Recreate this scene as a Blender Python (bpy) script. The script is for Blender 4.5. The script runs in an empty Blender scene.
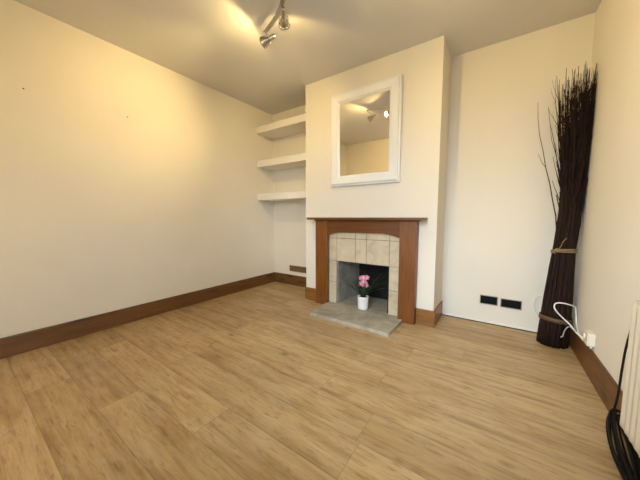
import bpy, bmesh, math, random
from mathutils import Vector, Matrix, Euler
random.seed(7)
PI = math.pi
sc = bpy.context.scene
COL = sc.collection

# ------------------------------------------------------------------ room measures (metres)
H = 2.40
XL = -2.751            # left wall
YB = 2.739             # back wall, right of the chimney breast
YBL = 2.778            # back wall of the shelved alcove
YC = 2.387             # chimney breast face
CL, CR = -1.848, -0.448
YF = -0.25             # wall behind the camera
XR, RA = 0.4755, 0.0197  # right wall (very slightly out of square)
def xright(y): return XR + math.tan(RA) * (YB - y)
SB = 0.141             # skirting height

# ------------------------------------------------------------------ mesh helpers
def box(bm, x0, x1, y0, y1, z0, z1, bev=0.0, seg=2, M=None):
    r = bmesh.ops.create_cube(bm, size=1.0)
    vs = r['verts']
    for v in vs:
        v.co = Vector(((x0 + x1) / 2 + v.co.x * (x1 - x0), (y0 + y1) / 2 + v.co.y * (y1 - y0), (z0 + z1) / 2 + v.co.z * (z1 - z0)))
    if bev:
        es = list({e for v in vs for e in v.link_edges})
        r = bmesh.ops.bevel(bm, geom=es, offset=bev, segments=seg, affect='EDGES', profile=0.5, clamp_overlap=True)
        vs = list({v for v in r['verts']} | {v for v in vs if v.is_valid})
    if M is not None:
        for v in vs: v.co = M @ v.co
    return vs

def prism(bm, outline, d0, d1, axis='Y'):
    """closed outline (a,b) extruded along an axis between d0 and d1"""
    def mk(a, b, d):
        return {'Y': (a, d, b), 'Z': (a, b, d), 'X': (d, a, b)}[axis]
    A = [bm.verts.new(mk(a, b, d0)) for a, b in outline]
    B = [bm.verts.new(mk(a, b, d1)) for a, b in outline]
    n = len(A)
    fs = [bm.faces.new(A), bm.faces.new(B[::-1])]
    for i in range(n):
        fs.append(bm.faces.new((A[i], B[i], B[(i + 1) % n], A[(i + 1) % n])))
    bmesh.ops.recalc_face_normals(bm, faces=fs)
    return A + B

def tube(bm, pts, rad, n=8, cap=True):
    pts = [Vector(p) for p in pts]
    if not hasattr(rad, '__len__'): rad = [rad] * len(pts)
    up = Vector((0, 0, 1)); rings = []
    prev = None
    for i, p in enumerate(pts):
        t = (pts[min(i + 1, len(pts) - 1)] - pts[max(i - 1, 0)])
        if t.length < 1e-9: t = Vector((0, 0, 1))
        t.normalize()
        if prev is None:
            a = t.cross(Vector((0.31, 0.95, 0.05)) if abs(t.dot(up)) > .8 else up)
        else:
            a = prev - t * prev.dot(t)
        a.normalize(); prev = a
        b = t.cross(a)
        rings.append([bm.verts.new(p + (a * math.cos(2 * PI * k / n) + b * math.sin(2 * PI * k / n)) * rad[i]) for k in range(n)])
    for r0, r1 in zip(rings, rings[1:]):
        for k in range(n):
            bm.faces.new((r0[k], r0[(k + 1) % n], r1[(k + 1) % n], r1[k]))
    if cap:
        bm.faces.new(rings[0][::-1]); bm.faces.new(rings[-1])
    return rings

def lathe(bm, prof, n=32, M=None, cap0=True, cap1=True):
    """profile of (r, z)"""
    rings = []
    for r, z in prof:
        rings.append([bm.verts.new((r * math.cos(2 * PI * k / n), r * math.sin(2 * PI * k / n), z)) for k in range(n)])
    for a, b in zip(rings, rings[1:]):
        for k in range(n):
            bm.faces.new((a[k], a[(k + 1) % n], b[(k + 1) % n], b[k]))
    if cap0: bm.faces.new(rings[0][::-1])
    if cap1: bm.faces.new(rings[-1])
    if M is not None:
        for r in rings:
            for v in r: v.co = M @ v.co

def smooth_path(pts, sub=6, closed=False):
    """Catmull-Rom"""
    P = [Vector(p) for p in pts]; out = []
    n = len(P)
    for i in range(n - 1):
        p0, p1, p2, p3 = P[max(i - 1, 0)], P[i], P[i + 1], P[min(i + 2, n - 1)]
        for k in range(sub):
            t = k / sub
            out.append(0.5 * ((2 * p1) + (p2 - p0) * t + (2 * p0 - 5 * p1 + 4 * p2 - p3) * t * t + (3 * p1 - p0 - 3 * p2 + p3) * t ** 3))
    out.append(P[-1])
    return out

def obj(name, bm, mat, parent=None, smooth=False, recalc=True):
    if recalc: bmesh.ops.recalc_face_normals(bm, faces=bm.faces[:])
    me = bpy.data.meshes.new(name)
    bm.to_mesh(me); bm.free()
    for m in (mat if isinstance(mat, (list, tuple)) else [mat]): me.materials.append(m)
    if smooth:
        for p in me.polygons: p.use_smooth = True
    o = bpy.data.objects.new(name, me); COL.objects.link(o)
    if parent is not None:
        o.parent = parent
        o.matrix_parent_inverse = Matrix.Identity(4)
    return o

def thing(name, label, cat, loc=(0, 0, 0), group=None, rot=(0, 0, 0)):
    o = bpy.data.objects.new(name, None); COL.objects.link(o)
    o.empty_display_size = 0.05
    o.location = loc; o.rotation_euler = rot
    o['label'] = label; o['category'] = cat
    if group: o['group'] = group
    return o

def tag(o, label, cat, group=None):
    o['label'] = label; o['category'] = cat
    if group: o['group'] = group
    return o

def struct(o):
    o['kind'] = 'structure'
    return o

NB = bmesh.new

# ------------------------------------------------------------------ materials
def mat(name):
    m = bpy.data.materials.new(name); m.use_nodes = True
    nt = m.node_tree
    b = nt.nodes['Principled BSDF']
    return m, nt, b
def N(nt, typ, **kw):
    n = nt.nodes.new(typ)
    for k, v in kw.items(): setattr(n, k, v)
    return n
def L(nt, a, b): nt.links.new(a, b)
def math_node(nt, op, a, b=None, c=None):
    n = N(nt, 'ShaderNodeMath', operation=op)
    for i, v in enumerate((a, b, c)):
        if v is None: continue
        if isinstance(v, (int, float)): n.inputs[i].default_value = v
        else: L(nt, v, n.inputs[i])
    return n.outputs[0]
def ramp(nt, fac, stops):
    r = N(nt, 'ShaderNodeValToRGB')
    e = r.color_ramp.elements
    while len(e) > 1: e.remove(e[-1])
    e[0].position, e[0].color = stops[0][0], (*stops[0][1], 1)
    for p, c in stops[1:]:
        k = e.new(p); k.color = (*c, 1)
    L(nt, fac, r.inputs[0])
    return r.outputs[0]
def mixc(nt, fac, a, b, blend='MIX'):
    n = N(nt, 'ShaderNodeMix', data_type='RGBA', blend_type=blend)
    if isinstance(fac, (int, float)): n.inputs[0].default_value = fac
    else: L(nt, fac, n.inputs[0])
    for i, v in ((6, a), (7, b)):
        if isinstance(v, tuple): n.inputs[i].default_value = (*v, 1)
        else: L(nt, v, n.inputs[i])
    return n.outputs[2]
def bump(nt, b, height, strength=.2, dist=.002):
    n = N(nt, 'ShaderNodeBump'); n.inputs['Strength'].default_value = strength; n.inputs['Distance'].default_value = dist
    L(nt, height, n.inputs['Height']); L(nt, n.outputs[0], b.inputs['Normal'])
def coords(nt, scale=(1, 1, 1), kind='Object'):
    t = N(nt, 'ShaderNodeTexCoord'); m = N(nt, 'ShaderNodeMapping')
    m.inputs['Scale'].default_value = scale
    L(nt, t.outputs[kind], m.inputs[0])
    return m.outputs[0]
def noise(nt, vec, scale=5, detail=4, rough=.5, dist=0):
    n = N(nt, 'ShaderNodeTexNoise')
    n.inputs['Scale'].default_value = scale; n.inputs['Detail'].default_value = detail
    n.inputs['Roughness'].default_value = rough; n.inputs['Distortion'].default_value = dist
    L(nt, vec, n.inputs['Vector'])
    return n.outputs[0]

def plain(name, col, rough=.5, metal=0, var=.06, nscale=20, bstr=0.0):
    m, nt, b = mat(name)
    v = noise(nt, coords(nt), nscale, 3)
    c0 = tuple(max(0, c * (1 - var)) for c in col); c1 = tuple(min(1, c * (1 + var)) for c in col)
    L(nt, ramp(nt, v, [(.3, c0), (.7, c1)]), b.inputs['Base Color'])
    b.inputs['Roughness'].default_value = rough; b.inputs['Metallic'].default_value = metal
    if bstr: bump(nt, b, v, bstr)
    return m

def paint(name, col, rough=.75, bstr=.12, bscale=90):
    m, nt, b = mat(name)
    vec = coords(nt)
    big = noise(nt, vec, 1.3, 4)
    c0 = tuple(c * .975 for c in col); c1 = tuple(min(1, c * 1.02) for c in col)
    L(nt, ramp(nt, big, [(.35, c0), (.65, c1)]), b.inputs['Base Color'])
    b.inputs['Roughness'].default_value = rough
    b.inputs['Specular IOR Level'].default_value = .25
    f = noise(nt, vec, bscale, 4, .6)
    f2 = noise(nt, vec, 9, 2, .5)
    bump(nt, b, math_node(nt, 'ADD', f, math_node(nt, 'MULTIPLY', f2, 2.0)), bstr, .0025)
    return m

def wood(name, dark, mid, light, axis='X', rough=.42, knots=True, coat=.06, freq=1.0):
    """stained timber, grain running along an axis"""
    m, nt, b = mat(name)
    s = {'X': (1.2, 16, 16), 'Y': (16, 1.2, 16), 'Z': (16, 16, 1.2)}[axis]
    vec = coords(nt, tuple(c * freq for c in s))
    g = noise(nt, vec, 2.2, 6, .62, .6)
    base = ramp(nt, g, [(.28, dark), (.5, mid), (.74, light)])
    fine = noise(nt, coords(nt, tuple(c * 4 * freq for c in s)), 3, 3, .6)
    base = mixc(nt, math_node(nt, 'MULTIPLY', fine, .35), base, dark)
    if knots:
        vs = {'X': (1.1, 4.5, 4.5), 'Y': (4.5, 1.1, 4.5), 'Z': (4.5, 4.5, 1.1)}[axis]
        vo = N(nt, 'ShaderNodeTexVoronoi'); vo.inputs['Scale'].default_value = 3.2
        L(nt, coords(nt, vs), vo.inputs['Vector'])
        k = ramp(nt, vo.outputs['Distance'], [(.10, (1, 1, 1)), (.30, (0, 0, 0))])
        base = mixc(nt, math_node(nt, 'MULTIPLY', k, .75), base, tuple(c * .35 for c in dark))
    L(nt, base, b.inputs['Base Color'])
    b.inputs['Roughness'].default_value = rough
    b.inputs['Coat Weight'].default_value = coat; b.inputs['Coat Roughness'].default_value = .25
    bump(nt, b, g, .08, .001)
    return m

def laminate():
    m, nt, b = mat('oak_laminate')
    t = N(nt, 'ShaderNodeTexCoord'); s = N(nt, 'ShaderNodeSeparateXYZ')
    L(nt, t.outputs['Object'], s.inputs[0])
    X, Y = s.outputs[0], s.outputs[1]
    W, LEN = .19, 1.285
    ry = math_node(nt, 'DIVIDE', math_node(nt, 'ADD', Y, 5.0 * W - .185 + .0), W)
    row = math_node(nt, 'FLOOR', ry)
    fy = math_node(nt, 'SUBTRACT', ry, row)
    wn = N(nt, 'ShaderNodeTexWhiteNoise', noise_dimensions='1D'); L(nt, row, wn.inputs['W'])
    rx = math_node(nt, 'ADD', math_node(nt, 'DIVIDE', math_node(nt, 'ADD', X, 10.0), LEN), math_node(nt, 'MULTIPLY', wn.outputs['Value'], 7.0))
    cell = math_node(nt, 'FLOOR', rx)
    fx = math_node(nt, 'SUBTRACT', rx, cell)
    cid = N(nt, 'ShaderNodeCombineXYZ'); L(nt, cell, cid.inputs[0]); L(nt, row, cid.inputs[1])
    w2 = N(nt, 'ShaderNodeTexWhiteNoise', noise_dimensions='2D'); L(nt, cid.outputs[0], w2.inputs['Vector'])
    rnd = w2.outputs['Value']
    # grain coordinates, shifted per plank
    gv = N(nt, 'ShaderNodeCombineXYZ')
    L(nt, math_node(nt, 'MULTIPLY', X, 1.5), gv.inputs[0])
    L(nt, math_node(nt, 'MULTIPLY', Y, 19.0), gv.inputs[1])
    L(nt, math_node(nt, 'MULTIPLY', rnd, 37.0), gv.inputs[2])
    g1 = noise(nt, gv.outputs[0], 1.5, 8, .68, .35)
    g2 = noise(nt, gv.outputs[0], 6, 6, .68, .5)
    # soft cloudy blotches along each board
    bv = N(nt, 'ShaderNodeCombineXYZ')
    L(nt, math_node(nt, 'MULTIPLY', X, 2.6), bv.inputs[0]); L(nt, math_node(nt, 'MULTIPLY', Y, 6.0), bv.inputs[1])
    L(nt, math_node(nt, 'MULTIPLY', rnd, 91.0), bv.inputs[2])
    bl = noise(nt, bv.outputs[0], 1.6, 3, .5, .5)
    base = ramp(nt, g1, [(.30, (.24, .128, .042)), (.41, (.44, .280, .120)), (.51, (.56, .388, .188)), (.72, (.66, .480, .255))])
    base = mixc(nt, math_node(nt, 'MULTIPLY', math_node(nt, 'MULTIPLY', g2, g2), .95), base, (.235, .138, .055))
    base = mixc(nt, ramp(nt, bl, [(.35, (0, 0, 0)), (.75, (.42, .42, .42))]), base, (.68, .52, .33))
    # cathedral rings
    wv = N(nt, 'ShaderNodeTexWave', wave_type='RINGS', rings_direction='Y')
    wv.inputs['Scale'].default_value = 2.2; wv.inputs['Distortion'].default_value = 5; wv.inputs['Detail'].default_value = 3; wv.inputs['Detail Scale'].default_value = 1.2
    L(nt, gv.outputs[0], wv.inputs['Vector'])
    base = mixc(nt, math_node(nt, 'MULTIPLY', wv.outputs['Fac'], .16), base, (.27, .155, .068))
    # knots
    vo = N(nt, 'ShaderNodeTexVoronoi'); vo.inputs['Scale'].default_value = 2.6
    kv = N(nt, 'ShaderNodeCombineXYZ')
    L(nt, math_node(nt, 'MULTIPLY', X, 1.0), kv.inputs[0]); L(nt, math_node(nt, 'MULTIPLY', Y, 2.1), kv.inputs[1]); L(nt, math_node(nt, 'MULTIPLY', rnd, 11.0), kv.inputs[2])
    L(nt, kv.outputs[0], vo.inputs['Vector'])
    k = ramp(nt, vo.outputs['Distance'], [(.03, (1, 1, 1)), (.12, (0, 0, 0))])
    base = mixc(nt, math_node(nt, 'MULTIPLY', k, .75), base, (.17, .09, .035))
    # short dark pores and flecks
    fv = N(nt, 'ShaderNodeCombineXYZ')
    L(nt, math_node(nt, 'MULTIPLY', X, 7.0), fv.inputs[0]); L(nt, math_node(nt, 'MULTIPLY', Y, 46.0), fv.inputs[1]); L(nt, math_node(nt, 'MULTIPLY', rnd, 53.0), fv.inputs[2])
    fl = ramp(nt, noise(nt, fv.outputs[0], 1.6, 5, .7, .3), [(.54, (0, 0, 0)), (.72, (1, 1, 1))])
    base = mixc(nt, math_node(nt, 'MULTIPLY', fl, .75), base, (.19, .10, .036))
    # tone of each board
    tone = ramp(nt, rnd, [(0, (.86, .83, .79)), (.4, (.95, .94, .92)), (1, (1.05, 1.05, 1.05))])
    base = mixc(nt, 1.0, base, tone, 'MULTIPLY')
    # joints
    ey = math_node(nt, 'MINIMUM', fy, math_node(nt, 'SUBTRACT', 1.0, fy))
    ex = math_node(nt, 'MINIMUM', fx, math_node(nt, 'SUBTRACT', 1.0, fx))
    jy = math_node(nt, 'LESS_THAN', ey, .010); jx = math_node(nt, 'LESS_THAN', ex, .0012)
    j = math_node(nt, 'MAXIMUM', jy, jx)
    sv = N(nt, 'ShaderNodeCombineXYZ'); L(nt, math_node(nt, 'MULTIPLY', X, 3.0), sv.inputs[0]); L(nt, row, sv.inputs[1])
    sn = ramp(nt, noise(nt, sv.outputs[0], 1.4, 3, .6), [(.42, (0, 0, 0)), (.66, (1, 1, 1))])
    near = ramp(nt, fy, [(0, (1, 1, 1)), (.16, (0, 0, 0))])
    base = mixc(nt, math_node(nt, 'MULTIPLY', math_node(nt, 'MULTIPLY', sn, near), .7), base, (.24, .135, .055))
    base = mixc(nt, math_node(nt, 'MULTIPLY', j, .38), base, (.13, .075, .035))
    L(nt, base, b.inputs['Base Color'])
    b.inputs['Roughness'].default_value = .42
    b.inputs['Specular IOR Level'].default_value = .4
    hgt = math_node(nt, 'SUBTRACT', math_node(nt, 'MULTIPLY', g2, .25), j)
    bump(nt, b, hgt, .15, .001)
    return m

M_wall = paint('cream_wall_paint', (.80, .745, .645))
M_ceil = paint('ceiling_paint', (.70, .68, .655), .85, .25, 60)
M_shelf = paint('white_shelf_paint', (.83, .80, .74), .5, .05)
M_floor = laminate()
M_skirt_x = wood('skirting_wood_across', (.088, .036, .009), (.155, .068, .018), (.215, .100, .029), 'X')
M_skirt_y = wood('skirting_wood_along', (.088, .036, .009), (.155, .068, .018), (.215, .100, .029), 'Y')
M_skirt_lit = wood('skirting_wood_chimney_lit', (.150, .058, .010), (.265, .112, .024), (.350, .160, .040), 'X')  # same skirting wood, stronger light put into a brighter orange tone
M_mant_x = wood('mantel_wood_across', (.095, .026, .003), (.150, .046, .006), (.200, .068, .010), 'X', .4, False, .05)
M_mant_z = wood('mantel_wood_upright', (.120, .036, .004), (.195, .064, .008), (.255, .090, .014), 'Z', .4, False, .05)
M_white = plain('white_gloss_frame', (.84, .84, .84), .35, 0, .01)
M_chrome = plain('brushed_nickel', (.50, .47, .42), .28, 1.0, .05)
M_dark = plain('dark_metal', (.03, .028, .026), .5)  # plain dark metal for nails, vent back and mirror backing
M_black_plastic = plain('black_plastic', (.006, .006, .007), .6)
M_black_plastic.node_tree.nodes['Principled BSDF'].inputs['Specular IOR Level'].default_value = .15
M_cable_black = plain('black_cable', (.006, .005, .0045), .5)
M_cable_black.node_tree.nodes['Principled BSDF'].inputs['Specular IOR Level'].default_value = .25
M_cable_white = plain('white_cable', (.80, .78, .74), .4, 0, .03)
M_cable_grey = plain('grey_cable', (.42, .40, .37), .45, 0, .03)
M_socket = plain('ivory_plastic', (.78, .72, .58), .35, 0, .02)
M_rad = plain('cream_radiator_enamel', (.68, .60, .46), .4, 0, .02)
M_twig = None
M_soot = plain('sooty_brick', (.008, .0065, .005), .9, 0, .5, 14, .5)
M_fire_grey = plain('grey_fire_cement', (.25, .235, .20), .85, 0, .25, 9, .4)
M_twine = plain('jute_twine', (.30, .20, .10), .85, 0, .2, 120, .4)
M_band = plain('brown_tape', (.11, .065, .032), .6, 0, .12, 40)
M_pot = plain('white_ceramic', (.82, .82, .83), .22, 0, .01)
M_soil = plain('potting_soil', (.030, .022, .016), .95, 0, .5, 120, .8)
M_leaf = plain('dark_green_leaf', (.020, .060, .018), .4, 0, .35, 30)
M_stem = plain('flower_stem', (.05, .10, .03), .5)
M_petal = plain('pink_petal', (.74, .27, .37), .5, 0, .22, 60)
M_petal_w = plain('pale_petal_lip', (.85, .62, .70), .5, 0, .1, 60)
M_bronze = plain('brown_vent_metal', (.36, .19, .085), .5, .1, .2, 60)
M_steel = plain('vent_rim_metal', (.42, .37, .30), .4, .6, .1, 60)
M_gap = plain('floor_gap_shade', (.03, .022, .016), .9)

# twigs
M_twig, nt, b = mat('dark_twig_bark')
oi = N(nt, 'ShaderNodeObjectInfo')
v = noise(nt, coords(nt, (40, 40, 9)), 1.5, 4)
c = ramp(nt, v, [(.3, (.007, .003, .002)), (.55, (.018, .008, .005)), (.8, (.040, .019, .011))])
c = mixc(nt, math_node(nt, 'MULTIPLY', oi.outputs['Random'], .5), c, (.034, .013, .007))
L(nt, c, b.inputs['Base Color']); b.inputs['Roughness'].default_value = .75; b.inputs['Specular IOR Level'].default_value = .2
bump(nt, b, v, .3, .001)

# stone tile + grout + hearth
def tile_mat():
    m, nt, b = mat('cream_stone_tile')
    v = noise(nt, coords(nt), 7, 6, .65, .4)
    v2 = noise(nt, coords(nt, (60, 60, 3)), 2, 4, .6)
    c = ramp(nt, v, [(.28, (.40, .32, .20)), (.48, (.58, .49, .34)), (.72, (.68, .60, .44))])
    c = mixc(nt, math_node(nt, 'MULTIPLY', v2, .3), c, (.42, .35, .25))
    L(nt, c, b.inputs['Base Color']); b.inputs['Roughness'].default_value = .45
    bump(nt, b, v, .15, .002)
    return m
M_tile = tile_mat()
M_grout = plain('dark_grout', (.17, .135, .095), .9, 0, .2, 60)
def hearth_mat():
    m, nt, b = mat('weathered_stone')
    v = noise(nt, coords(nt), 6, 8, .7, .8)
    w = noise(nt, coords(nt), 26, 4, .6)
    c = ramp(nt, v, [(.3, (.25, .215, .155)), (.5, (.42, .375, .285)), (.7, (.56, .51, .40))])
    c = mixc(nt, math_node(nt, 'MULTIPLY', w, .4), c, (.24, .21, .165))
    L(nt, c, b.inputs['Base Color']); b.inputs['Roughness'].default_value = .6
    bump(nt, b, v, .35, .003)
    return m
M_hearth = hearth_mat()

# silvered mirror glass
M_mirror, nt, b = mat('silvered_glass')
b.inputs['Base Color'].default_value = (.90, .89, .86, 1); b.inputs['Metallic'].default_value = 1; b.inputs['Roughness'].default_value = .015
# clear window glass: mostly transmits, slightly reflects
M_glass = bpy.data.materials.new('window_glass'); M_glass.use_nodes = True
nt = M_glass.node_tree; nt.nodes.clear()
out = N(nt, 'ShaderNodeOutputMaterial'); mx = N(nt, 'ShaderNodeMixShader'); tr = N(nt, 'ShaderNodeBsdfTransparent'); gl = N(nt, 'ShaderNodeBsdfGlossy'); fr = N(nt, 'ShaderNodeFresnel')
gl.inputs['Roughness'].default_value = 0.02; fr.inputs['IOR'].default_value = 1.45
L(nt, fr.outputs[0], mx.inputs[0]); L(nt, tr.outputs[0], mx.inputs[1]); L(nt, gl.outputs[0], mx.inputs[2]); L(nt, mx.outputs[0], out.inputs[0])
# lit bulb
LAMP = (1.0, .72, .28)
M_bulb, nt, b = mat('lit_bulb_glass')
b.inputs['Base Color'].default_value = (1, .9, .7, 1)
b.inputs['Emission Color'].default_value = (1.0, .80, .48, 1); b.inputs['Emission Strength'].default_value = 30

# ------------------------------------------------------------------ room shell
bm = NB(); box(bm, XL - .14, .75, YF - .14, 3.1, -.12, 0); struct(obj('floor', bm, M_floor))
bm = NB(); box(bm, XL - .14, .75, YF - .14, 3.1, H, H + .12); struct(obj('ceiling', bm, M_ceil))
bm = NB(); box(bm, XL - .12, XL, YF - .12, YBL + .12, 0, H); struct(obj('wall_left', bm, M_wall))
bm = NB(); box(bm, XL, CL, YBL, YBL + .12, 0, H); box(bm, CR, XR + .0, YB, YB + .159, 0, H); struct(obj('wall_back', bm, M_wall))
def rbox(bm, y0, y1, z0, z1, o0, o1):
    """block aligned with the right wall: o = distance into the room (negative: inside the wall)"""
    return prism(bm, [(xright(y0) - o1, y0), (xright(y0) - o0, y0), (xright(y1) - o0, y1), (xright(y1) - o1, y1)], z0, z1, 'Z')
VY0, VY1, VZ0, VZ1 = .10, .72, .95, 2.05
bm = NB()
rbox(bm, YF - .12, VY0, 0, H, -.14, 0); rbox(bm, VY1, YBL + .12, 0, H, -.14, 0)
rbox(bm, VY0, VY1, 0, VZ0, -.14, 0); rbox(bm, VY0, VY1, VZ1, H, -.14, 0)
struct(obj('wall_right', bm, M_wall))
# unseen window above the radiator, added to throw daylight on the left wall
win = bpy.data.objects.new('added_window', None); COL.objects.link(win); struct(win)
fw = .05
bm = NB()
for a in ((VY0, VY0 + fw), (VY1 - fw, VY1)): rbox(bm, *a, VZ0, VZ1, -.13, -.07)
for z in ((VZ0, VZ0 + fw), (VZ1 - fw, VZ1)): rbox(bm, VY0, VY1, *z, -.128, -.072)
obj('window_frame', bm, M_white, win)
bm = NB(); rbox(bm, VY0 + .03, VY1 - .03, VZ0 + .03, VZ1 - .03, -.104, -.098); obj('pane', bm, M_glass, win)
bm = NB(); rbox(bm, VY0, VY1, VZ0 - .025, VZ0 + .001, -.07, .03); obj('window_sill', bm, M_white, win)
# chimney breast with the fireplace opening
FX0, FX1, FZ = -1.425, -.850, .492
bm = NB()
prism(bm, [(CL, 0), (FX0, 0), (FX0, FZ), (FX1, FZ), (FX1, 0), (CR, 0), (CR, H), (CL, H)], YC, 2.898, 'Y')
struct(obj('wall_chimney', bm, M_wall))
# wall behind the camera with a window
WX0, WX1, WZ0, WZ1 = -.98, .14, .62, 2.15
bm = NB()
XF1 = xright(YF)
box(bm, XL, WX0, YF - .12, YF, 0, H); box(bm, WX1, XF1, YF - .12, YF, 0, H)
box(bm, WX0, WX1, YF - .12, YF, 0, WZ0); box(bm, WX0, WX1, YF - .12, YF, WZ1, H)
struct(obj('wall_front', bm, M_wall))
win = bpy.data.objects.new('window_1', None); COL.objects.link(win); struct(win)
bm = NB(); fw = .05; y0, y1 = YF - .12, YF - .06
xm = (WX0 + WX1) / 2
for a in ((WX0, WX0 + fw), (xm - fw / 2, xm + fw / 2), (WX1 - fw, WX1)): box(bm, *a, y0, y1, WZ0, WZ1, .006)
for z in ((WZ0, WZ0 + fw), (WZ1 - fw, WZ1)): box(bm, WX0, WX1, y0 + .002, y1 - .002, *z, .006)
obj('window_frame', bm, M_white, win)
bm = NB(); box(bm, WX0 + .03, xm, YF - .095, YF - .089, WZ0 + .03, WZ1 - .03); obj('pane', bm, M_glass, win)
bm = NB(); box(bm, xm, WX1 - .03, YF - .095, YF - .089, WZ0 + .03, WZ1 - .03); obj('pane', bm, M_glass, win)
bm = NB(); box(bm, WX0, WX1, YF - .06, YF + .04, WZ0 - .025, WZ0 + .001, .006); obj('window_sill', bm, M_white, win)

# skirting
def skirt_profile(h, t): return [(0, 0), (t, 0), (t, h - .008), (t - .005, h), (0, h)]
T = .018
bm = NB(); box(bm, XL, XL + T, YF, YBL, 0, SB, .004); struct(obj('baseboard_left', bm, M_skirt_y))
bm = NB(); box(bm, XL + T, CL, YBL - T, YBL, 0, SB, .004); struct(obj('baseboard_back', bm, M_skirt_x))
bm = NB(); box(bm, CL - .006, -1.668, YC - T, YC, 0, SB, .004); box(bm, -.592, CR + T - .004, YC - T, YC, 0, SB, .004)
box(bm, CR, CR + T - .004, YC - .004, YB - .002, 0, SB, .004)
struct(obj('baseboard_chimney', bm, M_skirt_lit))
bm = NB()
prism(bm, [(xright(YB) - .012, YB), (xright(YB) + .001, YB), (xright(YF) + .001, YF), (xright(YF) - .012, YF)], 0, .160, 'Z')
prism(bm, [(xright(YB) - .008, YB), (xright(YB) + .001, YB), (xright(YF) + .001, YF), (xright(YF) - .008, YF)], .160, .164, 'Z')
struct(obj('baseboard_right', bm, M_skirt_y))
bm = NB(); box(bm, CR + T, XR - .012, YB - .006, YB, .007, .024, .002); struct(obj('trim_1', bm, M_shelf))
bm = NB(); box(bm, CR + T, XR - .012, YB - .005, YB, 0, .007); struct(obj('gap_shade_strip', bm, M_gap))  # dark strip standing in for the shade in the gap below the white trim

# ------------------------------------------------------------------ alcove shelves
SY0 = 2.474
for nm, z0, z1 in (('top', 2.064, 2.150), ('middle', 1.622, 1.708), ('bottom', 1.183, 1.270)):
    bm = NB(); box(bm, XL, CL, SY0, YBL, z0, z1, .004)
    o = obj('floating_shelf', bm, M_shelf)
    lab = {'top': 'thick white floating alcove shelf nearest the ceiling', 'middle': 'thick white floating alcove shelf between the upper and lower ones',
           'bottom': 'thick white floating alcove shelf lowest of the three'}[nm]
    tag(o, lab, 'shelf', 'white shelves in the alcove')
bm = NB(); box(bm, -1.935, -1.853, 2.486, 2.56, 2.150, 2.173, .003)
tag(obj('flat_box', bm, M_black_plastic), 'small flat dark object lying on the uppermost alcove shelf', 'box')

# ------------------------------------------------------------------ vents
def black_vent(x0, x1, z0, z1, label):
    r = thing('wall_vent', label, 'vent', ((x0 + x1) / 2, YB, (z0 + z1) / 2), 'black vents low on the right alcove wall')
    w, h = (x1 - x0) / 2, (z1 - z0) / 2
    bm = NB(); t = .006
    box(bm, -w, w, -.008, 0, h - t, h, .001); box(bm, -w, w, -.008, 0, -h, -h + t, .001)
    box(bm, -w, -w + t, -.008, 0, -h, h, .001); box(bm, w - t, w, -.008, 0, -h, h, .001)
    obj('rim', bm, M_steel, r)
    bm = NB(); box(bm, -w + t * .5, w - t * .5, -.003, 0, -h + t * .5, h - t * .5); obj('back_plate', bm, M_black_plastic, r)
    bm = NB()
    n = 6
    for i in range(n):
        zc = -h + t + (i + .5) * (2 * h - 2 * t) / n
        box(bm, -w + t, w - t, -.0065, -.0015, zc - .0028, zc + .0028, .0008)
    obj('louvre_panel', bm, M_black_plastic, r)
    return r
black_vent(-.126, .010, .176, .258, 'black rectangular wall vent low on the wall nearer the chimney breast')
black_vent(.028, .178, .172, .252, 'black rectangular wall vent low on the wall nearer the twig bundle')
r = thing('wall_vent', 'brown lattice vent low in the shelved alcove above the skirting', 'vent', (-2.292, YBL, .236))
bm = NB(); w, h, t = .153, .042, .008
for a in ((-w, w, h - t, h), (-w, w, -h, -h + t), (-w, -w + t, -h, h), (w - t, w, -h, h)): box(bm, a[0], a[1], -.010, 0, a[2], a[3], .001)
obj('rim', bm, M_bronze, r)
bm = NB(); box(bm, -w + .004, w - .004, -.003, 0, -h + .004, h - .004); obj('back_plate', bm, M_dark, r)
bm = NB()
for i in range(10):
    xc = -w + .020 + i * .0292
    for s in (-1, 1):
        tube(bm, [(xc - .022 * s, -.006, -h + t), (xc + .022 * s, -.006, h - t)], .0028, 6)
for v_ in bm.verts: v_.co.x = max(-w + .002, min(w - .002, v_.co.x))
obj('lattice', bm, M_bronze, r)

# ------------------------------------------------------------------ nails on the left wall
for (y, z), lab in (((.384, 1.835), 'small dark nail in the left wall nearest the photo edge'), ((.993, 1.833), 'small dark nail in the left wall under the bright light pool')):
    bm = NB(); lathe(bm, [(.0015, -.004), (.0015, .010), (.004, .011), (.0045, .013), (.0025, .014)], 12, Matrix.Translation((XL, y, z)) @ Matrix.Rotation(PI / 2, 4, 'Y'))
    tag(obj('wall_nail', bm, M_dark), lab, 'nail', 'nails left in the wall')

# ------------------------------------------------------------------ mirror
MX0, MX1, MZ0, MZ1 = -1.492, -.768, 1.272, 2.188
mw, mh = (MX1 - MX0) / 2, (MZ1 - MZ0) / 2
mr = thing('wall_mirror', 'rectangular wall mirror in a wide white moulded frame above the mantel', 'mirror', ((MX0 + MX1) / 2, YC - .001, MZ0), rot=(math.radians(.55), 0, 0))
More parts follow.
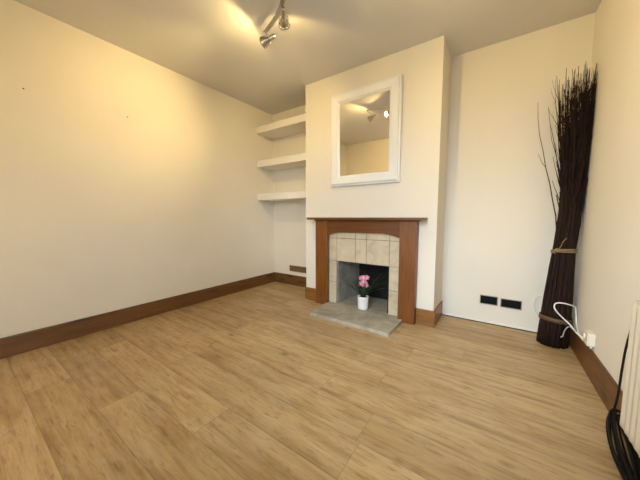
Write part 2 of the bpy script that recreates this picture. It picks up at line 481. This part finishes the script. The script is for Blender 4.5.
# frame: mitred profile (inset from outer edge, height off wall)
prof = [(0, 0), (0, .026), (.004, .032), (.014, .033), (.018, .044), (.026, .050), (.070, .046), (.084, .044), (.092, .034), (.104, .028), (.104, 0)]
bm = NB(); rings = []
for cx, cz in ((-1, -1), (1, -1), (1, 1), (-1, 1)):
    rings.append([bm.verts.new((cx * (mw - d), -hh, mh + cz * (mh - d))) for d, hh in prof])
for i in range(4):
    a, b_ = rings[i], rings[(i + 1) % 4]
    for k in range(len(prof)):
        k2 = (k + 1) % len(prof)
        bm.faces.new((a[k], a[k2], b_[k2], b_[k]))
obj('frame', bm, M_white, mr)
bm = NB(); d = .098; box(bm, -mw + d, mw - d, -.026, -.020, d, 2 * mh - d); obj('mirror_glass', bm, M_mirror, mr)
bm = NB(); box(bm, -mw + .03, mw - .03, -.018, -.004, .03, 2 * mh - .03); obj('backing_board', bm, M_dark, mr)

# ------------------------------------------------------------------ fireplace: tiled face, firebox, hearth, timber surround
IX0, IX1 = -1.517, -.743
fp = thing('fireplace', 'open fireplace faced with cream stone tiles and a dark sooty firebox', 'fireplace', (-1.13, YC, 0))
def loc(bm, o):  # shift mesh into the parent's frame
    for v_ in bm.verts: v_.co -= Vector(o.location)
    return bm
ZT = .805
bm = NB()
g = [(-1.535, 0), (FX0, 0), (FX0, FZ - .002), (FX1, FZ - .002), (FX1, 0), (-.725, 0), (-.725, ZT + .02), (-1.535, ZT + .02)]
prism(bm, g, YC - .009, YC + .0, 'Y')
obj('grout_bed', loc(bm, fp), M_grout, fp)
bm = NB(); gw = .0022
def tile(x0, x1, z0, z1): box(bm, x0 + gw, x1 - gw, YC - .016, YC - .004, z0 + gw, z1 - gw, .0025)
for z0, z1 in ((0.0, .262), (.262, .492), (.492, .735)):
    tile(IX0 - .015, FX0, z0, z1); tile(FX1, IX1 + .015, z0, z1)
for x0, x1 in ((FX0, -1.205), (-1.205, -1.085), (-1.085, FX1)):
    tile(x0, x1, .492, .735)
for x0, x1 in ((IX0 - .015, FX0), (FX0, -1.205), (-1.205, -1.085), (-1.085, FX1), (FX1, IX1 + .015)):
    tile(x0, x1, .735, ZT + .018)
obj('tile_face', loc(bm, fp), M_tile, fp)
# firebox lining
YFB = 2.80
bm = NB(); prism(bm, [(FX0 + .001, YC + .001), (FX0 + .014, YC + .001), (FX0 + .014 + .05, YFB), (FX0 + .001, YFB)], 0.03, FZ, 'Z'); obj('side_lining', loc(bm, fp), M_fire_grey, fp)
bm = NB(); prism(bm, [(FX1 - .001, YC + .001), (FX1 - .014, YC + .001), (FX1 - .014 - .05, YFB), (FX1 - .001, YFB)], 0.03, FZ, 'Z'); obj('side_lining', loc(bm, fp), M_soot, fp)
bm = NB(); box(bm, FX0 + .002, FX1 - .002, YFB - .001, YFB + .03, 0, FZ)
# rough brick courses of the fireback
for i in range(6):
    for j in range(4):
        xa = FX0 + .05 + j * .15 - (.07 if i % 2 else 0)
        x0, x1 = max(xa, FX0 + .03), min(xa + .142, FX1 - .03)
        if x1 - x0 > .03: box(bm, x0, x1, YFB - .010, YFB, .04 + i * .075, .04 + i * .075 + .066, .004, 1)
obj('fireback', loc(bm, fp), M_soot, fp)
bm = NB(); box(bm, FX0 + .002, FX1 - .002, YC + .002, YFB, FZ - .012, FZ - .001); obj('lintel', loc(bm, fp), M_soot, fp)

# hearth slab: wide in front, tongue between the legs into the firebox
ht = thing('hearth', 'worn grey stone hearth slab on the floor before the fireplace', 'hearth', (-1.1, 2.15, 0))
bm = NB()
outl = [(-1.495, 1.982), (-.706, 1.970), (-.696, 1.980), (-.694, 2.312), (IX1 - .004, 2.314), (IX1 - .004, YC - .018), (FX1 - .002, YC - .018), (FX1 - .002, YFB - .012), (FX0 + .002, YFB - .012), (FX0 + .002, YC - .018), (IX0 + .004, YC - .018), (IX0 + .004, 2.314), (-1.522, 2.312), (-1.504, 1.992)]
prism(bm, outl, 0.0, .032, 'Z')
es = [e for e in bm.edges if all(v_.co.z > .03 for v_ in e.verts)]
bmesh.ops.bevel(bm, geom=es, offset=.004, segments=2, affect='EDGES', profile=.5)
obj('slab', loc(bm, ht), M_hearth, ht)
ht_children = ht.children

# timber mantelpiece
mp = thing('mantelpiece', 'reddish brown timber fire surround with plain legs and mantel shelf', 'mantelpiece', (-1.13, YC, 0))
LY = 2.320
bm = NB(); box(bm, -1.667, IX0, LY, YC, 0, .929, .003); obj('leg', loc(bm, mp), M_mant_z, mp)
bm = NB(); box(bm, IX1, -.593, LY, YC, 0, .929, .003); obj('leg', loc(bm, mp), M_mant_z, mp)
bm = NB(); ol = [(IX0 + .0005, .929), (IX0 + .0005, .768)]
for i in range(1, 24):
    t_ = i / 24; xx = IX0 + .0005 + t_ * (IX1 - IX0 - .001)
    s_ = min(1.0, min(t_, 1 - t_) / .22); zz = .768 + .034 * math.sin(s_ * PI / 2)
    ol.append((xx, zz))
ol += [(IX1 - .0005, .768), (IX1 - .0005, .929)]
prism(bm, ol, LY + .014, YC - .017, 'Y'); obj('frieze', loc(bm, mp), M_mant_x, mp)
bm = NB(); box(bm, -1.733, -.523, 2.247, YC, .930, .953, .004); obj('mantel_shelf', loc(bm, mp), M_mant_x, mp)
bm = NB(); box(bm, -1.675, -.585, LY - .012, YC, .918, .9305, .003); obj('moulding', loc(bm, mp), M_mant_x, mp)

# ------------------------------------------------------------------ potted flower
PX, PY, PZ = -1.112, 2.372, .0325
pl = thing('potted_orchid', 'small pink flowering plant in a white pot standing on the hearth', 'plant', (PX, PY, PZ))
bm = NB()
lathe(bm, [(.047, 0), (.051, .004), (.053, .02), (.056, .110), (.057, .126), (.0565, .130), (.052, .130), (.050, .118), (.050, .112)], 40)
obj('pot', bm, M_pot, pl, True)
bm = NB(); lathe(bm, [(.0505, .095), (.0505, .113), (.03, .119), (.001, .121)], 24); obj('soil', bm, M_soil, pl, True)
random.seed(3)
def leaf(ang, ln, lean, wid, droop):
    bm = NB(); n = 9; prev = None
    d = Vector((math.cos(ang), math.sin(ang), 0)); side = Vector((-d.y, d.x, 0))
    for i in range(n):
        t_ = i / (n - 1)
        out_ = .010 + ln * (lean * t_ + droop * t_ ** 2.2)
        up_ = .115 + ln * (t_ * (1 - .35 * lean) - droop * .55 * t_ ** 2.4)
        w_ = wid * (.55 + .9 * t_) * (1 - t_ ** 3.0) + .0006
        c_ = d * out_ + Vector((0, 0, up_))
        fold = Vector((0, 0, w_ * .35))
        ring = [bm.verts.new(c_ - side * w_ + fold), bm.verts.new(c_ + Vector((0, 0, -.0004))), bm.verts.new(c_ + side * w_ + fold),
                bm.verts.new(c_ + side * w_ * .98 + fold + Vector((0, 0, .0012))), bm.verts.new(c_ + Vector((0, 0, .0012))), bm.verts.new(c_ - side * w_ * .98 + fold + Vector((0, 0, .0012)))]
        if prev:
            for k in range(6): bm.faces.new((prev[k], prev[(k + 1) % 6], ring[(k + 1) % 6], ring[k]))
        else: bm.faces.new(ring)
        prev = ring
    bm.faces.new(prev[::-1])
    obj('leaf', bm, M_leaf, pl, True)
for i in range(34):
    leaf(i * 2.399 + random.uniform(-.2, .2), random.uniform(.16, .30), random.uniform(.2, .75), random.uniform(.003, .0055), random.uniform(.05, .35))
def flower(c_, nrm, r):
    """orchid-like blossom: five petals and a pale lip"""
    q = Vector(nrm).to_track_quat('Z', 'Y').to_matrix().to_4x4()
    Mx = Matrix.Translation(c_) @ q @ Matrix.Rotation(random.uniform(0, 6), 4, 'Z')
    bm = NB()
    for k in range(5):
        a = k * 2 * PI / 5; Rz = Matrix.Rotation(a, 4, 'Z')
        cols = []
        for i in range(6):
            t_ = i / 5; w_ = r * .52 * math.sin(PI * (.12 + .86 * t_)) ** .8
            x_ = r * (.08 + .95 * t_); z_ = .30 * r * t_ - .35 * r * t_ ** 2.5
            cols.append([Vector((x_, -w_, z_ - .1 * w_)), Vector((x_, 0, z_ + .12 * r)), Vector((x_, w_, z_ - .1 * w_)), Vector((x_, w_ * .97, z_ - .1 * w_ - .0012)), Vector((x_, 0, z_ + .12 * r - .0012)), Vector((x_, -w_ * .97, z_ - .1 * w_ - .0012))])
        vr = [[bm.verts.new(Mx @ Rz @ p) for p in c2] for c2 in cols]
        for A, B in zip(vr, vr[1:]):
            for j in range(6): bm.faces.new((A[j], A[(j + 1) % 6], B[(j + 1) % 6], B[j]))
        bm.faces.new(vr[0][::-1]); bm.faces.new(vr[-1])
    f = obj('flower', bm, M_petal, pl, True)
    bm = NB()
    lathe(bm, [(.0005, 0), (r * .16, r * .06), (r * .24, r * .22), (r * .30, r * .42), (r * .22, r * .44), (r * .10, r * .25)], 12, Mx)
    obj('lip', bm, M_petal_w, f, True)
cam_side = Vector((.42, -.9, .25))
stems = [((.0, 0), (.020, -.012, .325)), ((.008, .004), (-.006, -.010, .290)), ((-.006, 0), (.038, -.004, .300))]
for (sx, sy), (ex, ey, ez) in stems:
    bm = NB(); tube(bm, smooth_path([(sx, sy, .112), (sx * 1.1, sy, .19), (ex * .6, ey * .5, ez * .85), (ex, ey, ez)]), .0022, 6); obj('stem', bm, M_stem, pl, True)
for c_, r_ in (((.012, -.028, .322), .030), ((.044, -.012, .326), .026), ((-.018, -.016, .312), .025), ((.026, -.034, .282), .031), ((-.016, -.022, .258), .028), ((.044, -.024, .252), .026), ((.014, -.020, .252), .024)):
    flower(Vector(c_), cam_side + Vector((random.uniform(-.4, .4), 0, random.uniform(-.3, .3))), r_)

# ------------------------------------------------------------------ twig bundle in the corner
random.seed(11)
BX, BY = .362, 2.570
tb = thing('twig_bundle', 'tall bundle of dark brown twigs tied with twine in the corner', 'twigs', (BX, BY, 0))
def env(z):
    """centre x, centre y offset and radius of the bundle at height z"""
    K = [(0, -.002, 0, .088), (.2, .006, .004, .083), (.45, .018, .010, .075), (.72, .027, .018, .060), (.95, .044, .026, .058), (1.25, .056, .034, .064), (1.6, .044, .030, .086), (2.0, .034, .020, .102)]
    for a, b_ in zip(K, K[1:]):
        if z <= b_[0]:
            t_ = (z - a[0]) / (b_[0] - a[0]); return [a[i] + (b_[i] - a[i]) * t_ for i in (1, 2, 3)]
    return K[-1][1:]
def clampv(p, r):
    """keep clear of the two walls"""
    y = min(p.y + BY, YB - .004 - r) - BY
    x = min(p.x + BX, xright(y + BY) - .006 - r) - BX
    return Vector((x, y, p.z))
def twig(bm, ang, rr, top, r0, n=13, wig=.007, out=None):
    ph = random.uniform(0, 6); pts = []; rad = []
    drift = random.uniform(-.25, .25)
    wx = wy = 0
    for i in range(n):
        t_ = i / (n - 1); z = .004 + random.uniform(0, .0) + t_ * top
        cx, cy, R = env(z)
        if i > 2: wx += random.uniform(-wig, wig) * (.4 + 1.4 * t_ * t_); wy += random.uniform(-wig, wig) * (.4 + 1.4 * t_ * t_)
        if .62 < z < .82: wx *= .5; wy *= .5
        a = ang + drift * t_
        q = rr * (1 + (.0 if z < 1.2 else (z - 1.2) * .15))
        p = Vector((cx + R * q * math.cos(a) + wx, cy + R * q * math.sin(a) + wy, z))
        if out: 
            k = max(0, (z - out[0])) ; p += Vector((out[1] * k + out[3] * k * k, out[2] * k, 0))
        r = r0 * (1 - .84 * t_ ** 1.3)
        pts.append(clampv(p, r)); rad.append(r)
    tube(bm, pts, rad, 5)
    return pts, rad
def sidetwig(bm, pts, rad, i, ln):
    p = pts[i].copy(); d = (pts[min(i + 1, len(pts) - 1)] - pts[i - 1]).normalized()
    a = random.uniform(0, 2 * PI); d = (d + Vector((math.cos(a), math.sin(a), 0)) * random.uniform(.25, .5)).normalized()
    P = []; 
    for k in range(5):
        t_ = k / 4; q = p + d * ln * t_ + Vector((0, 0, ln * .25 * t_ * t_)) + Vector((random.uniform(-1, 1), random.uniform(-1, 1), 0)) * .003
        P.append(clampv(q, .003))
    tube(bm, P, [rad[i] * .75 * (1 - .6 * k / 4) for k in range(5)], 4)
def full_twig(bm, rr, ang, top, r0, out=None):
    pts, rad = twig(bm, ang, rr, top, r0, out=out)
    for i in (7, 8, 9, 10, 11):
        if random.random() < .55: sidetwig(bm, pts, rad, i, random.uniform(.05, .20) * (1.0 if top < 1.8 else .7))
def topz():
    return min(1.98, max(1.10, random.gauss(1.80, .14)))
# the hundred outermost twigs are parts, those inside are one mass
for i in range(94):
    bm = NB(); full_twig(bm, random.uniform(.80, 1.0), i * 2 * PI / 94 + random.uniform(-.05, .05), topz(), random.uniform(.0055, .0085))
    obj('twig', bm, M_twig, tb, True)
outs = [(.90, -.31, -.02, .20, 1.80, 3.3), (1.15, -.12, -.03, .05, 1.76, 3.1), (1.1, -.10, .0, -.02, 1.62, 3.5), (1.2, -.10, -.08, .10, 1.86, 3.9), (1.1, -.05, -.10, .02, 1.90, 4.4)]
for z0, ox, oy, ox2, top, ang in outs:
    bm = NB(); pts, rad = twig(bm, ang, .97, top, .0062, 16, .005, (z0, ox, oy, ox2))
    for i in (9, 11, 13):
        if random.random() < .6: sidetwig(bm, pts, rad, i, .10)
    obj('twig', bm, M_twig, tb, True)
bm = NB()
for i in range(120):
    full_twig(bm, .80 * math.sqrt(random.random()), random.uniform(0, 2 * PI), topz(), random.uniform(.0055, .0085))
o = obj('twigs', bm, M_twig, tb, True); o['kind'] = 'stuff'
# twine and lower band
bm = NB()
pts = []
for i in range(0, 3 * 40 + 1):
    a = -2.4 + i * 2 * PI / 40; z = .724 - .010 * (i / 40) + .006 * math.sin(i * .16)
    cx, cy, R = env(z); k = R + .0095
    pts.append(clampv(Vector((cx + k * math.cos(a), cy + k * math.sin(a), z)), .001))
tube(bm, pts, .0038, 6)
cx, cy, R = env(.72); kn = Vector((cx + (R + .012) * math.cos(-2.3), cy + (R + .012) * math.sin(-2.3), .717))
bmesh.ops.create_icosphere(bm, subdivisions=2, radius=.013, matrix=Matrix.Translation(kn))
tube(bm, smooth_path([kn, kn + Vector((.018, -.010, .025)), kn + Vector((.030, -.012, .065)), kn + Vector((.048, -.012, .092))]), .0026, 6)
tube(bm, smooth_path([kn, kn + Vector((-.018, -.010, .004)), kn + Vector((-.034, -.010, -.003))]), .0026, 6)
obj('twine_tie', bm, M_twine, tb, True)
bm = NB(); n = 48; rings = []
for i in range(n):
    a = i * 2 * PI / n; ring = []
    for dz, k in ((-.016, .0085), (.016, .0085), (.016, .0115), (-.016, .0115)):
        z = .205 + dz + .004 * math.sin(a * 2); cx, cy, R = env(z)
        ring.append(bm.verts.new(clampv(Vector((cx + (R + k) * math.cos(a), cy + (R + k) * math.sin(a), z)), 0)))
    rings.append(ring)
for i in range(n):
    A, B = rings[i], rings[(i + 1) % n]
    for k in range(4): bm.faces.new((A[k], A[(k + 1) % 4], B[(k + 1) % 4], B[k]))
obj('tape_band', bm, M_band, tb, True)

# ------------------------------------------------------------------ socket and white cable on the right
def RW(y, z, off): return Vector((xright(y) - off, y, z))
so = thing('wall_socket', 'small ivory wall socket just above the right skirting', 'socket', tuple(RW(2.16, .235, 0)), rot=(0, 0, RA))
bm = NB(); box(bm, -.030, 0, -.038, .038, -.038, .038, .004); obj('back_box', bm, M_socket, so)
bm = NB(); box(bm, -.036, -.029, -.039, .039, -.039, .039, .004); obj('face_plate', bm, M_socket, so)
bm = NB(); box(bm, -.042, -.035, .008, .026, -.008, .018, .002); obj('switch', bm, M_white, so)

ca = thing('aerial_cable', 'looped white cable lying over the skirting beside the twig bundle', 'cable', tuple(RW(2.2, .165, .006)))
def rel(pts, o): return [Vector(p) - Vector(o.location) for p in pts]
c1 = [RW(2.12, .195, .018), RW(2.15, .176, .010), RW(2.22, .171, .008), RW(2.30, .174, .012), RW(2.36, .185, .03),
      (.425, 2.435, .215), (.365, 2.447, .275), (.342, 2.450, .315), (.350, 2.452, .345), (.385, 2.455, .352), (.430, 2.47, .342), (.462, 2.52, .318), (.4715, 2.53, .26), (.473, 2.50, .20), (.474, 2.44, .172)]
bm = NB(); tube(bm, rel(smooth_path(c1, 7), ca), .0047, 8); obj('lead', bm, M_cable_white, ca, True)
bm = NB(); tube(bm, rel(smooth_path([RW(2.37, .188, .032), RW(2.33, .180, .020), RW(2.27, .174, .012)], 4), ca), [.0075] * 5 + [.0085] * 3 + [.006], 10); obj('connector', bm, M_cable_white, ca, True)
c2 = [RW(2.37, .188, .036), (.425, 2.425, .200), (.408, 2.435, .175), (.400, 2.440, .140), (.396, 2.437, .118), (.386, 2.437, .110)]
bm = NB(); tube(bm, rel(smooth_path(c2, 7), ca), .0035, 8); obj('lead', bm, M_cable_grey, ca, True)
c3 = [(.322, 2.728, .315), (.285, 2.727, .318), (.262, 2.729, .290), (.256, 2.730, .240), (.266, 2.730, .190), (.295, 2.729, .150), (.36, 2.727, .125), (.44, 2.70, .15), (.471, 2.66, .169), (.472, 2.50, .1695), RW(2.40, .172, .008)]
bm = NB(); tube(bm, rel(smooth_path(c3, 7), ca), .0038, 8); obj('lead', bm, M_cable_white, ca, True)

# ------------------------------------------------------------------ radiator
RY1, RY0, RZ0, RZ1 = 1.432, .42, .150, .652
ra = thing('radiator', 'cream ribbed panel radiator on the right wall', 'radiator', tuple(RW(RY1, RZ0, 0)), rot=(0, 0, RA))
ln = RY1 - RY0; hh = RZ1 - RZ0
bm = NB()
def panel(bm, off, depth):
    n = int(ln / .040); xs = []
    pitch = ln / n
    for i in range(n):
        y_ = -i * pitch
        xs += [(y_, 0), (y_ - pitch * .28, 0), (y_ - pitch * .42, depth), (y_ - pitch * .86, depth), ]
    xs.append((-ln, 0))
    prevs = None
    rows = [(0, 0), (.012, 0.5), (.034, 1), (hh - .034, 1), (hh - .012, .5), (hh, 0)]
    grid = []
    for z_, k in rows:
        edge = .010 * (1 if z_ in (0, hh) else 0)
        grid.append([bm.verts.new((-(off + (-edge) + (dd * -k)), y_, z_)) for y_, dd in xs])
    for a, b_ in zip(grid, grid[1:]):
        for k in range(len(xs) - 1): bm.faces.new((a[k], a[k + 1], b_[k + 1], b_[k]))
panel(bm, .088, .004)
box(bm, -.082, -.074, -ln, 0, .004, hh - .004)
obj('front_panel', bm, M_rad, ra, True)
bm = NB(); box(bm, -.036, -.026, -ln, 0, .004, hh - .004, .003); obj('rear_panel', bm, M_rad, ra)
bm = NB()
box(bm, -.080, -.030, -ln, -ln + .006, hh - .008, hh + .002); box(bm, -.080, -.030, -.006, 0, hh - .008, hh + .002)
for i in range(30): box(bm, -.080, -.030, -.02 - i * (ln - .04) / 29 - .004, -.02 - i * (ln - .04) / 29 + .004, hh - .006, hh + .001)
box(bm, -.082, -.076, -ln, 0, hh - .008, hh + .002); box(bm, -.034, -.028, -ln, 0, hh - .008, hh + .002)
obj('top_grille', bm, M_rad, ra)
bm = NB(); box(bm, -.078, -.030, -.004, -.001, .02, hh - .01, .001); obj('side_panel', bm, M_rad, ra)
bm = NB(); box(bm, -.078, -.030, -ln + .001, -ln + .004, .02, hh - .01, .001); obj('side_panel', bm, M_rad, ra)
for y_ in (-.18, -ln + .18):
    bm = NB(); box(bm, -.030, 0, y_ - .02, y_ + .02, .05, hh - .06, .003); obj('bracket', bm, M_rad, ra)
bm = NB(); tube(bm, [(-.055, -ln - .03, -RZ0), (-.055, -ln - .03, .05)], .0075, 12); tube(bm, [(-.055, -ln - .03, .045), (-.055, -ln + .004, .045)], .009, 12)
lathe(bm, [(.014, .03), (.017, .04), (.017, .085), (.012, .092)], 20, Matrix.Translation((-.055, -ln - .03, 0))); obj('valve', bm, M_white, ra, True)

# ------------------------------------------------------------------ black cable: hangs by the radiator and ends in a coil
cb = thing('power_cable', 'black cable hanging beside the radiator, ending in a coil', 'cable', tuple(RW(1.45, 0, .05)))
hang = [RW(1.30, .672, .055), RW(1.40, .668, .055), RW(1.452, .640, .060), RW(1.475, .595, .058), RW(1.53, .52, .052), RW(1.575, .42, .048), RW(1.598, .31, .046), RW(1.605, .20, .047), RW(1.615, .13, .050), RW(1.61, .095, .055)]
bm = NB(); tube(bm, rel(smooth_path(hang, 7), cb), .0042, 8); obj('lead', bm, M_cable_black, cb, True)
random.seed(5)
bm = NB(); pts = []
A = Vector((.452, 1.612, .105)); B = Vector((.432, 1.275, .016)); ax = (B - A); axn = ax.normalized()
sidev = Vector((1, 0, .15)).normalized(); upv = axn.cross(sidev); upv = upv if upv.z > 0 else -upv
loops = 13; per = 18
for i in range(loops * per + 1):
    k = i // per; t_ = 2 * PI * i / per
    jl = .94 + .06 * math.sin(k * 2.3); jw = .025 + .013 * math.sin(k * 1.7)
    off = sidev * (.010 * math.sin(k * 2.9)) + upv * (.008 + .0036 * (k - loops / 2))
    # waist where the coil is tied
    s_ = math.cos(t_) * .5 * jl
    w_ = jw * math.sin(t_)
    p = A + ax * (.5 + s_) + sidev * w_ + off
    p.z = max(p.z, .006)
    p.x = min(p.x, xright(p.y) - .020)
    pts.append(p)
tube(bm, rel(smooth_path(pts, 2), cb), .0036, 6); obj('coil', bm, M_cable_black, cb, True)

# ------------------------------------------------------------------ ceiling spotlight bar
sp = thing('spotlight_bar', 'wavy brushed metal ceiling bar with lit spotlights', 'ceiling light', (-1.155, 1.290, H))
O = Vector(sp.location)
bm = NB(); lathe(bm, [(.050, 0), (.050, -.018), (.042, -.026), (.010, -.030), (.008, -.075)], 32); obj('canopy', bm, M_chrome, sp, True)
e = Vector((.895, -.445, 0)).normalized(); f = Vector((-e.y, e.x, 0))
# flat wavy strip
BZ = -.082
def bar_pt(s): return e * s + f * (-.020 * math.sin(s / .36 * PI * 1.0)) + Vector((0, 0, BZ))
bm = NB(); prev = None
for i in range(41):
    s_ = -.39 + .78 * i / 40
    c_ = bar_pt(s_); d_ = (bar_pt(s_ + .01) - bar_pt(s_ - .01)).normalized(); n_ = Vector((-d_.y, d_.x, 0))
    ring = [bm.verts.new(c_ + n_ * a + Vector((0, 0, z_))) for a, z_ in ((-.014, -.003), (.014, -.003), (.014, .003), (-.014, .003))]
    if prev:
        for k in range(4): bm.faces.new((prev[k], prev[(k + 1) % 4], ring[(k + 1) % 4], ring[k]))
    else: bm.faces.new(ring)
    prev = ring
bm.faces.new(prev[::-1])
obj('bar', bm, M_chrome, sp)
def head(s, hang_to, aim, power, cone, spill):
    """hang_to: world position of the head's neck joint; aim: direction the lamp throws"""
    a_ = bar_pt(s); j = Vector(hang_to) - O; aim = Vector(aim).normalized()
    q = aim.to_track_quat('Z', 'Y').to_matrix().to_4x4(); Mx = Matrix.Translation(j) @ q @ Matrix.Scale(1.2, 4)
    bm = NB()
    # bell shaped holder: narrow neck, three prongs, open ring
    lathe(bm, [(.006, -.034), (.010, -.032), (.013, -.020), (.015, .0), (.018, .012), (.016, .014)], 20, Mx)
    lathe(bm, [(.0285, .050), (.031, .050), (.031, .060), (.0285, .060), (.0285, .050)], 28, Mx, False, False)
    for k in range(3):
        an = k * 2 * PI / 3 + .4; c_, s2 = math.cos(an), math.sin(an)
        tube(bm, [Mx @ Vector((r * c_, r * s2, z)) for r, z in ((.015, .004), (.024, .012), (.029, .026), (.030, .055))], .0032, 6)
    h = obj('lamp_head', bm, M_chrome, sp, True)
    bm = NB(); lathe(bm, [(.010, .006), (.016, .018), (.024, .040), (.0265, .052)], 24, Mx, True, False); obj('reflector', bm, M_chrome, h, True)
    bm = NB(); lathe(bm, [(.0255, .050), (.025, .054), (.018, .058), (.0005, .060)], 24, Mx, True, False); obj('bulb', bm, M_bulb, h, True)
    bm = NB(); mid = (a_ + j) / 2 + Vector((0, 0, -.004)) + f * .012
    tube(bm, smooth_path([a_, a_ + Vector((0, 0, -.018)), mid, j + Vector((Mx @ Vector((0, 0, -.032)) - j)) * .9], 5), .0042, 8); obj('bracket', bm, M_chrome, h, True)
    wp = O + (Mx @ Vector((0, 0, .072)))
    ld = bpy.data.lights.new('spot_lamp', 'SPOT'); ld.energy = power; ld.color = LAMP; ld.spot_size = math.radians(cone); ld.spot_blend = 1.0; ld.shadow_soft_size = .014
    lo = bpy.data.objects.new('spot_lamp', ld); COL.objects.link(lo); lo.location = wp; lo.rotation_euler = (-aim).to_track_quat('Z', 'Y').to_euler()
    ld = bpy.data.lights.new('bulb_spill', 'SPOT'); ld.energy = spill; ld.color = LAMP; ld.spot_size = math.radians(166); ld.spot_blend = .25; ld.shadow_soft_size = .014
    lo = bpy.data.objects.new('bulb_spill', ld); COL.objects.link(lo); lo.location = wp; lo.rotation_euler = (-aim).to_track_quat('Z', 'Y').to_euler()
    return h
head(-.375, (-1.422, 1.435, 2.232), (-.93, -.25, -.24), 48, 78, 6)
head(-.095, (-1.225, 1.355, 2.262), (-.62, .76, -.42), 24, 100, 4)
head(.165, (-1.000, 1.200, 2.250), (-.25, -.80, -.35), 66, 105, 4)
head(.375, (-.835, 1.125, 2.240), (.84, .54, -.30), 40, 124, 7)

# ------------------------------------------------------------------ daylight through the window behind and the added side window
w = bpy.data.worlds.new('overcast_sky'); sc.world = w; w.use_nodes = True
bg = w.node_tree.nodes['Background']
nt = w.node_tree
tc = N(nt, 'ShaderNodeTexCoord'); sx = N(nt, 'ShaderNodeSeparateXYZ'); L(nt, tc.outputs['Generated'], sx.inputs[0])
L(nt, ramp(nt, math_node(nt, 'MULTIPLY_ADD', sx.outputs[2], .5, .5), [(.47, (.10, .105, .10)), (.53, (.45, .53, .60)), (.75, (.72, .86, 1.0))]), bg.inputs[0])
bg.inputs[1].default_value = 24
def portal(w_, h_, c_, d_):
    ld = bpy.data.lights.new('window_portal', 'AREA'); ld.shape = 'RECTANGLE'; ld.size = w_; ld.size_y = h_
    ld.cycles.is_portal = True
    lo = bpy.data.objects.new('window_portal', ld); COL.objects.link(lo)
    lo.location = c_; lo.rotation_euler = Vector(d_).to_track_quat('Z', 'Y').to_euler()      # shines into the room
portal(WX1 - WX0, WZ1 - WZ0, ((WX0 + WX1) / 2, YF - .125, (WZ0 + WZ1) / 2), (0, -1, 0))
portal(VY1 - VY0, VZ1 - VZ0, (xright(.5) + .145, (VY0 + VY1) / 2, (VZ0 + VZ1) / 2), (1, math.tan(RA), 0))  # portal of the added side window

# ------------------------------------------------------------------ camera
cd = bpy.data.cameras.new('camera'); cam = bpy.data.objects.new('camera', cd); COL.objects.link(cam)
cd.sensor_width = 36; cd.sensor_fit = 'HORIZONTAL'; cd.lens = 261.27 / 640 * 36; cd.clip_start = .02
cam.location = (0, 0, .9582); cam.rotation_euler = (PI / 2 - .0879, 0, .6057)
sc.camera = cam
sc.view_settings.view_transform = 'Standard'; sc.view_settings.look = 'None'; sc.view_settings.gamma = 1
sc.view_settings.use_curve_mapping = False
sc.view_settings.exposure = 0.0
